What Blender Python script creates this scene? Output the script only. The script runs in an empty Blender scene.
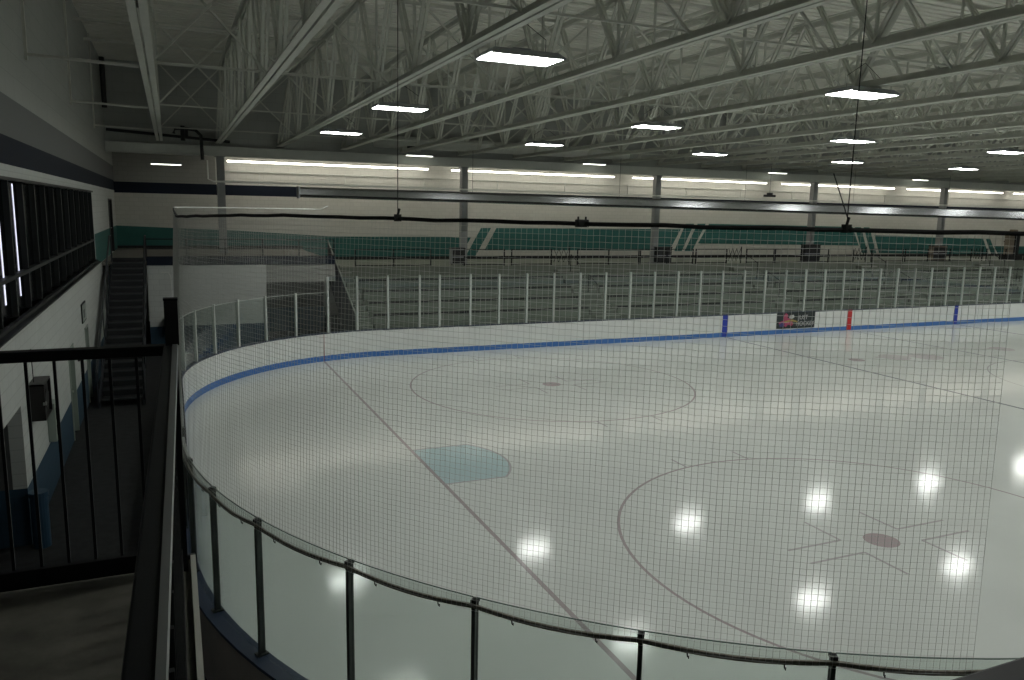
import bpy, bmesh, math, random
from mathutils import Vector, Matrix
random.seed(7)
C = bpy.context.scene.collection
PI = math.pi
ROOF = 11.25                          # underside of the metal roof deck
R, W, L = 7.18, 25.91, 61.44
RN = 8.07                            # radius of the near corner
# rink corner radius, width, length (m); ice surface is z = 0

# ------------------------------------------------------------------ materials
def mat(name, col, rough=.6, metal=0., var=0., scale=3., spec=.5, bump=0., emit=None, stre=0., tint=None):
    m = bpy.data.materials.new(name); m.use_nodes = True
    nt = m.node_tree; b = nt.nodes['Principled BSDF']
    b.inputs['Base Color'].default_value = (*col, 1); b.inputs['Roughness'].default_value = rough
    b.inputs['Metallic'].default_value = metal; b.inputs['Specular IOR Level'].default_value = spec
    if var or bump:
        tc = nt.nodes.new('ShaderNodeTexCoord'); n = nt.nodes.new('ShaderNodeTexNoise')
        n.inputs['Scale'].default_value = scale; n.inputs['Detail'].default_value = 5
        nt.links.new(tc.outputs['Object'], n.inputs['Vector'])
        if var:
            r = nt.nodes.new('ShaderNodeValToRGB')
            r.color_ramp.elements[0].position = .3; r.color_ramp.elements[1].position = .7
            r.color_ramp.elements[0].color = (*[c*(1-var) for c in col], 1)
            r.color_ramp.elements[1].color = (*[min(1, c*(1+var)) for c in (tint or col)], 1)
            nt.links.new(n.outputs['Fac'], r.inputs[0]); nt.links.new(r.outputs[0], b.inputs['Base Color'])
        if bump:
            bp = nt.nodes.new('ShaderNodeBump'); bp.inputs['Strength'].default_value = bump
            bp.inputs['Distance'].default_value = .02
            nt.links.new(n.outputs['Fac'], bp.inputs['Height']); nt.links.new(bp.outputs[0], b.inputs['Normal'])
    if emit:
        b.inputs['Emission Color'].default_value = (*emit, 1); b.inputs['Emission Strength'].default_value = stre
    return m

def blockmat(name, col, bw=.4, bh=.2, rough=.7):
    """painted concrete block: brick texture joints in world-scale object coordinates"""
    m = bpy.data.materials.new(name); m.use_nodes = True
    nt = m.node_tree; b = nt.nodes['Principled BSDF']; b.inputs['Roughness'].default_value = rough
    tc = nt.nodes.new('ShaderNodeTexCoord'); sep = nt.nodes.new('ShaderNodeSeparateXYZ')
    add = nt.nodes.new('ShaderNodeMath'); add.operation = 'ADD'
    cmb = nt.nodes.new('ShaderNodeCombineXYZ'); br = nt.nodes.new('ShaderNodeTexBrick')
    nt.links.new(tc.outputs['Object'], sep.inputs[0])
    nt.links.new(sep.outputs['X'], add.inputs[0]); nt.links.new(sep.outputs['Y'], add.inputs[1])
    nt.links.new(add.outputs[0], cmb.inputs['X']); nt.links.new(sep.outputs['Z'], cmb.inputs['Y'])
    nt.links.new(cmb.outputs[0], br.inputs['Vector'])
    br.inputs['Scale'].default_value = 1; br.inputs['Brick Width'].default_value = bw; br.inputs['Row Height'].default_value = bh
    br.inputs['Mortar Size'].default_value = .008
    br.inputs['Color1'].default_value = (*col, 1); br.inputs['Color2'].default_value = (*[c*.95 for c in col], 1)
    br.inputs['Mortar'].default_value = (*[c*.82 for c in col], 1)
    nt.links.new(br.outputs['Color'], b.inputs['Base Color'])
    return m

def glassmat(name, tint, rough=.02):
    m = bpy.data.materials.new(name); m.use_nodes = True
    nt = m.node_tree; nt.nodes.remove(nt.nodes['Principled BSDF'])
    out = nt.nodes['Material Output']
    t = nt.nodes.new('ShaderNodeBsdfTransparent'); t.inputs[0].default_value = (*tint, 1)
    g = nt.nodes.new('ShaderNodeBsdfGlossy'); g.inputs['Roughness'].default_value = rough
    f = nt.nodes.new('ShaderNodeFresnel'); f.inputs['IOR'].default_value = 1.45
    geo = nt.nodes.new('ShaderNodeNewGeometry'); ior = nt.nodes.new('ShaderNodeMapRange')   # same reflectance on both faces of the sheet
    ior.inputs['To Min'].default_value = 1.45; ior.inputs['To Max'].default_value = 1/1.45
    nt.links.new(geo.outputs['Backfacing'], ior.inputs['Value']); nt.links.new(ior.outputs[0], f.inputs['IOR'])
    mx = nt.nodes.new('ShaderNodeMixShader')
    nt.links.new(f.outputs[0], mx.inputs[0]); nt.links.new(t.outputs[0], mx.inputs[1]); nt.links.new(g.outputs[0], mx.inputs[2])
    nt.links.new(mx.outputs[0], out.inputs['Surface'])
    return m

def icemat(name, col, var=.05):
    """resurfaced ice: milky, softly glossy, with broad scuff clouds"""
    m = mat(name, col, rough=.2, var=var, scale=.35, spec=.13)
    nt = m.node_tree; b = nt.nodes['Principled BSDF']
    tc = nt.nodes.new('ShaderNodeTexCoord'); n = nt.nodes.new('ShaderNodeTexNoise'); n.inputs['Scale'].default_value = 1.3
    n.inputs['Detail'].default_value = 6
    mr = nt.nodes.new('ShaderNodeMapRange'); mr.inputs['To Min'].default_value = .085; mr.inputs['To Max'].default_value = .125
    nt.links.new(tc.outputs['Object'], n.inputs['Vector']); nt.links.new(n.outputs['Fac'], mr.inputs['Value'])
    nt.links.new(mr.outputs[0], b.inputs['Roughness'])
    return m

M = dict(
    ice=icemat('ice', (.67, .70, .675)),
    line_red=icemat('ice_line_red', (.41, .36, .37), 0), line_grey=icemat('ice_line_grey', (.27, .28, .30), 0),
    line_faint=icemat('ice_line_faint', (.47, .45, .46), 0), crease=icemat('ice_crease', (.47, .60, .62), .03),
    dot=icemat('ice_dot', (.46, .39, .40), .1), logo=icemat('ice_logo', (.55, .52, .52), .15),
    rubber=mat('rubber_floor', (.022, .022, .024), .8, var=.3, scale=6, bump=.3),
    board=mat('board_white', (.80, .82, .80), .35, var=.04, scale=1.5),
    ply=mat('board_back_plywood', (.40, .355, .33), .7, var=.15, scale=1.2),
    cap=mat('board_cap_navy', (.030, .045, .085), .4), kick=mat('kickplate_blue', (.07, .20, .52), .4),
    blue=mat('board_mark_blue', (.02, .05, .42), .4), red=mat('board_mark_red', (.60, .03, .03), .4), darkred=mat('board_mark_dark_red', (.35, .06, .05), .4),
    alu=mat('aluminium_post', (.50, .52, .50), .38, metal=.85, var=.06, scale=8),
    alu_backlit=mat('backlit_aluminium_post', (.06, .068, .063), .42, metal=.6), alu_pale=mat('lit_aluminium_post', (.62, .66, .63), .4, metal=.2),  # same aluminium: near posts coloured dark as backlit, far ones pale as lit
    glass=glassmat('shield_glass', (.905, .94, .925)), glass_edge=mat('glass_edge', (.10, .15, .13), .3),
    net=mat('net_twine', (.52, .53, .50), .8), rope=mat('net_rope_black', (.02, .02, .02), .8, var=.3, scale=20),
    hem=mat('net_hem', (.22, .205, .17), .9, var=.3, scale=30), white_pipe=mat('white_pipe', (.60, .62, .60), .4),
    steel=mat('truss_paint', (.60, .605, .545), .55, var=.05, scale=4), deck=mat('roof_deck_paint', (.80, .79, .72), .6, var=.06, scale=1),
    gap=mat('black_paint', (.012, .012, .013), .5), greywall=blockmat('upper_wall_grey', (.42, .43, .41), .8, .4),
    beam=mat('beam_grey', (.64, .65, .61), .6, var=.04), column=mat('column_paint', (.30, .31, .31), .5, var=.05),
    cream=blockmat('cream_block', (.64, .635, .585)), white=blockmat('white_block', (.58, .60, .58)),
    blueblock=blockmat('blue_block', (.028, .068, .11)), tealblock=blockmat('teal_block', (.025, .13, .118)),
    teal=mat('teal_paint', (.028, .145, .130), .6, var=.06), navy=mat('navy_stripe', (.016, .021, .034), .7, spec=.12),
    greyband=mat('grey_band', (.18, .185, .185), .7, spec=.2), offwhite=mat('offwhite_paint', (.62, .62, .56), .6),
    darkgrey=mat('dark_grey_room', (.09, .095, .095), .7, var=.1), rail=mat('rail_black', (.012, .014, .017), .5, spec=.25), rail_glint=mat('rail_edge_highlight', (.30, .31, .32), .4, metal=.5),
    railgrey=mat('rail_dark_grey', (.05, .055, .065), .45, metal=.3),
    platform=mat('platform_carpet', (.17, .165, .14), .9, var=.3, scale=5, bump=.4),
    tread=mat('stair_tread', (.022, .024, .027), .6), nosing=mat('stair_nosing', (.065, .07, .075), .5),
    tier=mat('bleacher_tier', (.19, .21, .175), .7, var=.12, scale=2), bench=mat('bleacher_bench', (.22, .24, .205), .55, var=.08, scale=3),
    step=mat('aisle_step', (.20, .215, .185), .7), stepedge=mat('aisle_step_edge', (.42, .44, .40), .6),
    guard=mat('guard_panel', (.07, .075, .085), .6), concrete=mat('concrete_floor', (.20, .19, .17), .8, var=.08),
    duct=mat('galvanised_duct', (.38, .39, .40), .24, metal=1., var=.03, scale=1), winglass=mat('dark_window_glass', (.004, .005, .006), .15, spec=.12),
    frame=mat('window_frame', (.03, .034, .034), .5, spec=.2), lamp=mat('lamp_lens', (1, 1, 1), .4, emit=(.98, 1, .95), stre=17.0),
    housing=mat('lamp_housing', (.34, .36, .38), .4, metal=.3), tube=mat('fluorescent_tube', (1, 1, .9), .4, emit=(1, .95, .84), stre=3.3),
    tube_white=mat('fluorescent_tube_white', (1, 1, .95), .4, emit=(.97, 1, .86), stre=1.8), daylight=mat('daylight_gap', (1, 1, 1), .5, emit=(.78, .8, 1), stre=.5),
    tan=mat('tan_paint', (.24, .20, .15), .6), binblue=mat('bin_blue', (.028, .07, .12), .5),
    adblack=mat('ad_black', (.02, .03, .03), .4), adwhite=mat('ad_white', (.6, .6, .6), .5), adpink=mat('ad_pink', (.45, .07, .15), .5),
    adgold=mat('ad_gold', (.42, .33, .10), .5), adnavy=mat('ad_navy', (.05, .05, .20), .5),
    doorpaint=mat('door_paint', (.32, .37, .33), .5), screen=mat('heater_grille', (.03, .028, .027), .4, metal=.4),
)

# ------------------------------------------------------------------ mesh collector
class MB:
    def __init__(s): s.v = []; s.f = []; s.m = []; s.mats = []
    def mi(s, m):
        m = M[m]
        if m not in s.mats: s.mats.append(m)
        return s.mats.index(m)
    def add(s, vs, fs, m):
        o = len(s.v); i = s.mi(m); s.v += [tuple(v) for v in vs]
        for f in fs: s.f.append(tuple(o+k for k in f)); s.m.append(i)
    def box(s, x0, x1, y0, y1, z0, z1, m):
        vs = [(x, y, z) for z in (z0, z1) for y in (y0, y1) for x in (x0, x1)]
        s.add(vs, [(0,2,3,1), (4,5,7,6), (0,1,5,4), (2,6,7,3), (0,4,6,2), (1,3,7,5)], m); return s
    def bar(s, a, b, w, h, m, up=(0, 0, 1)):
        """rectangular bar from a to b, w wide, h deep"""
        a, b = Vector(a), Vector(b); d = (b-a).normalized(); up = Vector(up)
        if abs(d.dot(up)) > .98: up = Vector((1, 0, 0))
        r = d.cross(up).normalized(); u = r.cross(d)
        vs = [p + r*(w/2)*i + u*(h/2)*j for p in (a, b) for i, j in ((-1,-1), (1,-1), (1,1), (-1,1))]
        s.add(vs, [(0,1,2,3), (7,6,5,4), (0,4,5,1), (1,5,6,2), (2,6,7,3), (3,7,4,0)], m); return s
    def tube(s, pts, r, m, n=6, cap=True):
        pts = [Vector(p) for p in pts]; vs = []; fs = []
        for i, p in enumerate(pts):
            d = (pts[min(i+1, len(pts)-1)] - pts[max(i-1, 0)]).normalized()
            u = Vector((0, 0, 1)) if abs(d.z) < .9 else Vector((1, 0, 0))
            a = d.cross(u).normalized(); b = d.cross(a)
            for k in range(n):
                t = 2*PI*k/n; vs.append(p + a*r*math.cos(t) + b*r*math.sin(t))
        for i in range(len(pts)-1):
            for k in range(n): fs.append((i*n+k, i*n+(k+1) % n, (i+1)*n+(k+1) % n, (i+1)*n+k))
        if cap: fs += [tuple(range(n))[::-1], tuple((len(pts)-1)*n+k for k in range(n))]
        s.add(vs, fs, m); return s
    def prism(s, poly, axis, c0, c1, m):
        """polygon of 2-D points extruded along axis (0,1,2) from c0 to c1"""
        n = len(poly)
        def P(p, c):
            q = list(p); q.insert(axis, c); return tuple(q)
        vs = [P(p, c0) for p in poly] + [P(p, c1) for p in poly]
        fs = [tuple(range(n)), tuple(range(2*n-1, n-1, -1))] + [(i, n+i, n+(i+1) % n, (i+1) % n) for i in range(n)]
        s.add(vs, fs, m); return s
    def strip(s, path, off0, off1, z0, z1, m, closed=False):
        """solid following a plan path, from offset off0 to off1 outward, z0 to z1; path = list of (x,y,nx,ny)"""
        vs = []; n = len(path)
        for x, y, nx, ny in path:
            for o, z in ((off0, z0), (off1, z0), (off1, z1), (off0, z1)): vs.append((x+nx*o, y+ny*o, z))
        fs = []
        for i in range(n if closed else n-1):
            j = (i+1) % n
            for k in range(4): fs.append((i*4+k, i*4+(k+1) % 4, j*4+(k+1) % 4, j*4+k))
        if not closed: fs += [(0, 1, 2, 3), ((n-1)*4+3, (n-1)*4+2, (n-1)*4+1, (n-1)*4)]
        s.add(vs, fs, m); return s
    def build(s, name, parent=None, smooth=False, bevel=0):
        me = bpy.data.meshes.new(name); me.from_pydata(s.v, [], s.f)
        for m in s.mats: me.materials.append(m)
        me.polygons.foreach_set('material_index', s.m)
        bm = bmesh.new(); bm.from_mesh(me); bmesh.ops.recalc_face_normals(bm, faces=bm.faces); bm.to_mesh(me); bm.free()
        if smooth: me.polygons.foreach_set('use_smooth', [True]*len(me.polygons))
        me.update()
        o = bpy.data.objects.new(name, me); C.objects.link(o)
        if parent: o.parent = parent
        if bevel:
            b = o.modifiers.new('bevel', 'BEVEL'); b.width = bevel; b.segments = 2; b.limit_method = 'ANGLE'
        return o

def tag(o, label, cat, group=None, kind=None):
    o['label'] = label; o['category'] = cat
    if group: o['group'] = group
    if kind: o['kind'] = kind
    return o
def thing(name, label, cat, loc=(0, 0, 0), rz=0, group=None):
    o = bpy.data.objects.new(name, None); C.objects.link(o); o.location = loc; o.rotation_euler = (0, 0, rz)
    o.empty_display_size = .2
    return tag(o, label, cat, group)
def struct(name, mb, parent=None, **k):
    o = mb.build(name, parent, **k)
    if not parent: o['kind'] = 'structure'
    return o
KIDS = {}
def dup(root, loc, rz=None, label=None, sc=None):
    def cp(o, par):
        c = o.copy(); C.objects.link(c)
        if par: c.parent = par
        for ch in KIDS.get(o.name, []): cp(ch, c)
        return c
    r = cp(root, None); r.location = loc
    if rz is not None: r.rotation_euler = (0, 0, rz)
    if label: r['label'] = label
    return r
def index_kids(root):
    bpy.context.view_layer.update()
    for o in [root] + list(root.children_recursive): KIDS[o.name] = list(o.children)
ORD = ['first', 'second', 'third', 'fourth', 'fifth', 'sixth', 'seventh', 'eighth', 'ninth', 'tenth', 'eleventh', 'twelfth', 'thirteenth',
       'fourteenth', 'fifteenth', 'sixteenth', 'seventeenth', 'eighteenth', 'nineteenth', 'twentieth', 'twenty-first', 'twenty-second', 'twenty-third',
       'twenty-fourth', 'twenty-fifth', 'twenty-sixth', 'twenty-seventh', 'twenty-eighth', 'twenty-ninth', 'thirtieth', 'thirty-first', 'thirty-second',
       'thirty-third', 'thirty-fourth', 'thirty-fifth', 'thirty-sixth', 'thirty-seventh', 'thirty-eighth']

# ------------------------------------------------------------------ rink plan
def near(a):   # a from the straight near side (deg), outward normal
    t = math.radians(a); return (RN-RN*math.sin(t), RN-RN*math.cos(t), -math.sin(t), -math.cos(t))
def far(a):    # a from the end boards
    t = math.radians(a); return (R-R*math.cos(t), W-R+R*math.sin(t), -math.cos(t), math.sin(t))
ring = [near(a) for a in range(0, 91, 3)] + [far(a) for a in range(0, 91, 3)]
ring2 = [(L-x, W-y, -nx, -ny) for x, y, nx, ny in ring]
RING = ring + ring2

# ------------------------------------------------------------------ setting: floor, ice
struct('floor', MB().box(-4.2, 76, -5.6, 38.2, -.32, -.02, 'rubber'))
mb = MB(); mb.prism([(x, y) for x, y, _, _ in RING], 2, -.019, 0, 'ice')
ice = mb.build('ice_sheet'); ice['kind'] = 'structure'
def disc(mb, cx, cy, r, z, m, n=40): mb.prism([(cx+r*math.cos(2*PI*k/n), cy+r*math.sin(2*PI*k/n)) for k in range(n)], 2, z-.001, z, m)
def circ(mb, cx, cy, r, w, z, m, n=96, a0=0, a1=2*PI):
    vs = []; fs = []
    for k in range(n+1):
        t = a0+(a1-a0)*k/n
        for q in (r-w/2, r+w/2): vs.append((cx+q*math.cos(t), cy+q*math.sin(t), z))
    for k in range(n): fs.append((2*k, 2*k+1, 2*k+3, 2*k+2))
    mb.add(vs, fs, m)
GX = 4.81
for gx, sx in ((GX, 1), (L-GX, -1)):
    yy = W-R+math.sqrt(R*R-(R-GX)**2)
    MB().box(gx-.038, gx+.038, W-yy+.02, yy-.02, .0005, .002, 'line_red').build('goal_line', ice)
    mb = MB(); pts = [(gx, W/2-1.22), (gx+sx*1.2, W/2-1.22)]
    a = math.asin(1.22/1.83)
    pts += [(gx+sx*1.83*math.cos(-a+2*a*k/12), W/2+1.83*math.sin(-a+2*a*k/12)) for k in range(13)]
    pts += [(gx+sx*1.2, W/2+1.22), (gx, W/2+1.22)]
    mb.prism(pts, 2, .0003, .0012, 'crease')
    for p, q in zip(pts, pts[1:]):
        mb.bar((*p, .002), (*q, .002), .05, .001, 'line_faint')
    mb.build('goal_crease', ice)
for bx in (23.08, L-23.08):
    MB().box(bx-.06, bx+.06, .02, W-.02, .0005, .002, 'line_grey').build('blue_line', ice)
MB().box(L/2-.04, L/2+.04, .02, W-.02, .0005, .002, 'line_grey').build('centre_line', ice)
for gx, sx in ((11.05, 1), (L-11.05, -1)):
    for cy in (6.45, W-6.45):
        mb = MB(); circ(mb, gx, cy, 4.55, .055, .002, 'line_red'); 
        disc(mb, gx, cy, .30, .0025, 'dot')
        for i in (-1, 1):
            for j in (-1, 1):
                x0, y0 = gx+i*.68, cy+j*.26
                mb.box(min(x0, x0+i*1.18), max(x0, x0+i*1.18), y0-.025, y0+.025, .001, .002, 'line_faint')
                mb.box(x0-.025, x0+.025, min(y0, y0+j*.85), max(y0, y0+j*.85), .001, .002, 'line_faint')
                q = math.sqrt(4.55**2-.86**2); y1 = cy+j*q
                mb.box(gx+i*.86-.025, gx+i*.86+.025, min(y1, y1+j*.6), max(y1, y1+j*.6), .001, .002, 'line_faint')
        mb.build('face_off_circle', ice)
mb = MB(); circ(mb, L/2, W/2, 4.57, .05, .0022, 'line_faint'); disc(mb, L/2, W/2, .15, .0025, 'line_grey'); mb.build('centre_circle', ice)
for x in (24.55, L-24.55):
    for y in (6.45, W-6.3):
        mb = MB(); disc(mb, x, y, .3, .0022, 'dot'); mb.build('neutral_zone_spot', ice)
mb = MB()
for cx, cy, r in ((26.6, 19.6, .62), (28.0, 19.3, .68), (33.1, 19.6, .5)):
    disc(mb, cx, cy, r, .0024, 'logo')
    mb.bar((cx-r*1.3, cy+.25, .003), (cx+r*.6, cy-.25, .003), .22, .001, 'logo')
mb.build('painted_logo', ice)

# ------------------------------------------------------------------ dasher boards (one ring)
boards = thing('dasher_boards', 'white dasher boards with navy top ledge and blue kick plate ringing the ice', 'rink boards')
MB().strip(RING, 0, .035, .0, 1.0, 'board', True).build('facing', boards)
MB().strip(RING, .036, .10, -.019, .99, 'ply', True).build('back_panel', boards)
MB().strip(RING, -.015, .19, 1.0, 1.035, 'cap', True).build('cap_ledge', boards)
MB().strip(RING, -.008, -.0005, .0, .2, 'kick', True).build('kick_plate', boards)
mb = MB()
for a in range(8, 84, 11):
    x, y, nx, ny = far(a); mb.bar((x-nx*.002, y-ny*.002, .2), (x-nx*.002, y-ny*.002, 1.0), .012, .006, 'alu')
for k in range(18): mb.bar((8.4+2.44*k, W-.002, .2), (8.4+2.44*k, W-.002, 1.0), .012, .006, 'alu')
mb.build('panel_seams', boards)
def bmark(name, x, w, m):
    MB().box(x-w/2, x+w/2, W-.012, W-.0003, .02, 1.04, m).build(name, boards)
bmark('blue_line_mark', 23.08, .30, 'blue'); bmark('blue_line_mark', 38.36, .30, 'blue'); bmark('centre_line_mark', 30.72, .30, 'red')
a = math.degrees(math.acos((R-GX)/R)); x, y, nx, ny = far(a)
MB().bar((x-nx*.006, y-ny*.006, .02), (x-nx*.006, y-ny*.006, 1.0), .01, .05, 'darkred', up=(nx, ny, 0)).build('goal_line_mark', boards)
# second mark on the near side (seen from other places)
# advertisement panel
ad = thing('advertisement_panel', 'black hockey advertisement panel with pink player emblem on the far white boards', 'sign', (26.1, W-.014, .24))
MB().box(0, 2.35, -.004, .008, 0, .78, 'adblack').build('panel', ad)
mb = MB()
mb.prism([(.12, .30), (.42, .42), (.38, .62), (.52, .76), (.66, .66), (.62, .52), (.86, .44), (1.02, .22), (.90, .12), (.70, .2), (.56, .08), (.34, .2), (.2, .14)], 1, -.0065, -.0045, 'adpink')
mb.prism([(.44, .36), (.92, .44), (1.28, .34), (1.26, .28), (.9, .35), (.46, .29)], 1, -.0085, -.007, 'adgold')
mb.prism([(.14, .22), (.3, .3), (.5, .24), (.4, .1), (.2, .1)], 1, -.0085, -.007, 'adnavy')
mb.prism([(.72, .5), (.78, .64), (1.0, .66), (1.06, .54), (.9, .46)], 1, -.0085, -.007, 'adwhite')
mb.build('emblem', ad)
def text(name, s, size, loc, m, parent, rot=(PI/2, 0, 0)):
    cu = bpy.data.curves.new(name, 'FONT'); cu.body = s; cu.size = size; cu.extrude = .001; cu.align_x = 'LEFT'
    cu.materials.append(M[m]); t = bpy.data.objects.new(name, cu); C.objects.link(t); bpy.context.view_layer.update()
    me = bpy.data.meshes.new_from_object(t.evaluated_get(bpy.context.evaluated_depsgraph_get())); bpy.data.objects.remove(t)
    o = bpy.data.objects.new(name, me); C.objects.link(o); o.location = loc; o.rotation_euler = rot; o.parent = parent
    return o
t1 = text('lettering', 'HOCKEY', .30, (1.18, -.0065, .12), 'adwhite', ad); t1.scale = (.95, 1, 1)
t1 = text('lettering', 'JUST', .30, (1.30, -.0065, .42), 'adwhite', ad); t1.scale = (1.0, 1, 1)

# ------------------------------------------------------------------ shield glass and posts
def path_between(s0, s1): return s0, s1
stations = []      # (x,y,nx,ny,top, style)
NEAR_A = [0.0, 9.8, 19.7, 29.3, 38.8, 48.2, 57.4, 67.3, 75.4, 83.5]
st = [(RN+1.3*2, 0, 0, -1), (RN+1.3, 0, 0, -1)] + [near(a) for a in NEAR_A]
n_near = len(st)
for k in range(0, 8): st.append((0, RN+.55+(W-R-RN-.55)*k/8, -1, 0))
st += [far(72.4/7*k) for k in range(0, 8)]
i_tall = len(st)-1
st += [far(81.6)]
for x in [7.31, 8.55, 9.35] + [10.62+1.222*k for k in range(33)]: st.append((x, W, 0, 1))
ZL, ZT = 2.50, 3.05
GO = .05
def arc_pts(p, q, n=5):
    """points between two stations along the ring at glass line"""
    def par(p):
        if p[2] == 0 and p[3] == -1: return ('s', 0)
        return None
    x0, y0, a0, b0 = p[:4]; x1, y1, a1, b1 = q[:4]
    if (a0, b0) == (a1, b1): return [p, q]
    rr = RN if min(y0, y1) < RN and max(x0, x1) < RN+.01 and min(x0, x1) < RN and max(y0, y1) < RN+1.5 else R
    t0, t1 = math.atan2(b0, a0), math.atan2(b1, a1)
    d = (t1-t0+PI) % (2*PI)-PI
    if rr == RN and (a0, b0) == (0, -1): cx, cy = x0, RN
    elif rr == RN: cx, cy = RN, RN
    else: cx, cy = x0-a0*R, y0-b0*R
    if rr == RN: cx = RN
    return [(cx+rr*math.cos(t0+d*k/n), cy+rr*math.sin(t0+d*k/n), math.cos(t0+d*k/n), math.sin(t0+d*k/n)) for k in range(n+1)]
def glab(i):
    if i < n_near: return 'near'
    if i < n_near+8: return 'end'
    return 'far'
NEARNAMES = {2: 'beside the black railing end at lower right', 3: 'at lower right under the net edge', 4: 'right of centre at the bottom'}
for i in range(len(st)-1):
    p, q = st[i], st[i+1]
    if q[0] < 9.5 and p[0] < 8.6 and p[1] > 20 and abs(p[0]-8.55) < .01: pass
    tall = i >= i_tall
    zt = ZT if tall else (ZL if i < i_tall-7 else 2.50)
    pts = arc_pts(p, q)
    # trim for posts
    g = None
    if i < n_near-1:
        lab = 'clear shield glass panel on the near curved boards, %s counted from the lower right' % ORD[i]
    elif i < i_tall-7:
        lab = 'clear glass panel of the end boards left of the ice, %s from near corner' % ORD[i-n_near+1]; g = 'end glass panels'
    elif i < i_tall:
        lab = 'low pale-topped glass panel in the far left corner, %s counted from the left' % ORD[i-(i_tall-7)]; g = 'low corner glass panels'
    else:
        lab = 'tall glass panel on the far boards, %s counted from the left' % ORD[i-i_tall]; g = 'tall far side glass panels'
    o = MB().strip(pts, GO-.006, GO+.006, 1.036, zt-.004, 'glass').build('shield_glass')
    tag(o, lab, 'glass panel', g or 'near curved glass panels')
    e = 'glass_edge' if i < n_near-1 else 'alu_pale'
    wd = .005 if i < n_near-1 else (.006 if tall else .018)
    if not tall: MB().strip(pts, GO-wd, GO+wd, zt-.004, zt+(.002 if i < n_near-1 else .010), e).build('top_edge', o)
for i, p in enumerate(st):
    x, y, nx, ny = p[:4]; a = math.atan2(ny, nx)
    tall = i >= i_tall
    zt = ZT if tall else (ZL-.045 if i < i_tall-7 else 2.55)
    nearpost = i < n_near+8
    m = 'alu_backlit' if nearpost else 'alu_pale'
    if n_near <= i < n_near+8: lab, g = 'glass post of the end boards left of the ice, %s from near corner' % ORD[i-n_near], 'end glass posts'
    elif nearpost: lab, g = 'dark aluminium glass post on the near curve, %s counted from the lower right' % ORD[i], 'near glass posts'
    elif not tall: lab, g = 'short pale glass post in the far left corner, %s counted from the left' % ORD[i-(n_near+8)], 'low corner glass posts'
    else: lab, g = 'tall pale glass post on the far boards, %s counted from the left' % ORD[i-i_tall], 'tall far glass posts'
    o = thing('glass_post', lab, 'post', (x+nx*GO, y+ny*GO, 1.036), a, g)
    h = zt-1.036
    w = .016 if nearpost else .032
    mb = MB(); d = .032 if nearpost else .045; mb.box(-d, -.012, -w, w, 0, h, m); mb.box(.012, d, -w, w, 0, h, m); mb.box(-.012, .012, -.012, .012, 0, h, m)
    mb.build('upright', o)
    if nearpost:
        MB().box(-.036, .036, -.024, .024, h, h+.03, 'gap').box(-.008, .008, -.014, .014, h+.03, h+.05, 'alu').build('end_cap', o)
        MB().box(-.055, .06, -.045, .045, 0, .015, 'alu_backlit').build('foot_plate', o)

# ------------------------------------------------------------------ safety netting
net = thing('safety_net', 'grey square-mesh safety netting hanging above the curved end glass from a black rope', 'net')
AN = 22.7
length_arc = math.radians(90-AN)*RN; far_arc = math.radians(72.2)*R
total = length_arc+far_arc+(W-R-RN)
OFF = .10
def netpath(s):
    if s < length_arc:
        return near(AN+math.degrees(s/RN))
    s -= length_arc
    if s < W-R-RN: return (0, RN+s, -1, 0)
    s -= W-R-RN
    return far(min(72.1, math.degrees(s/R)))
CELL = .045; NC = int(total/CELL)
ZB, ZN = 2.41, 5.46
def netpt(s, z):
    x, y, nx, ny = netpath(s)
    t = (z-ZB)/(ZN-ZB)
    k = min(1, max(0, (s-length_arc*.55)/(length_arc*.45)))
    z -= t*.07*k*k*(3-2*k)*(1 if s < length_arc+(W-R-RN) else .4)          # the top rope sags towards the end boards
    o = OFF*(1-t)+.0*t + math.sin(PI*t)*(.022*math.sin(s*1.7)+.008*math.sin(s*4.3+1)) + .002*math.sin(s*23+z*3)
    return Vector((x+nx*o, y+ny*o, z + .005*math.sin(s*5+z*2)*math.sin(PI*t)+.002*math.sin(s*31)))
rt = .0015
vs = []; fs = []
def ribbon(pts, offs):
    o = len(vs); n = 3
    for p, (u, v) in zip(pts, offs):
        for k in range(n):
            t = 2*PI*k/n; vs.append(tuple(p+u*rt*math.cos(t)+v*rt*math.sin(t)))
    for i in range(len(pts)-1):
        for k in range(n): fs.append((o+i*n+k, o+i*n+(k+1) % n, o+(i+1)*n+(k+1) % n, o+(i+1)*n+k))
for c in range(NC+1):
    s = min(c*CELL, total-.001)
    j = .003*math.sin(c*1.9)
    zs = [ZB+(ZN-ZB)*k/9 for k in range(10)]
    x, y, nx, ny = netpath(s)
    u = Vector((nx, ny, 0)); v = Vector((-ny, nx, 0))
    ribbon([netpt(s, z)+v*j*math.sin(z*4) for z in zs], [(u, v)]*10)
for r_ in range(int((ZN-ZB)/CELL)+1):
    z = ZB+r_*CELL
    ss = [min(k*CELL*2, total-.001) for k in range(NC//2+1)]
    P = [netpt(s, z) for s in ss]; O = []
    for s in ss:
        x, y, nx, ny = netpath(s); O.append((Vector((nx, ny, 0)), Vector((0, 0, 1))))
    ribbon(P, O)
me = bpy.data.meshes.new('mesh_netting'); me.from_pydata(vs, [], fs); me.materials.append(M['net']); me.update()
nm = bpy.data.objects.new('mesh_netting', me); C.objects.link(nm); nm.parent = net
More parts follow.
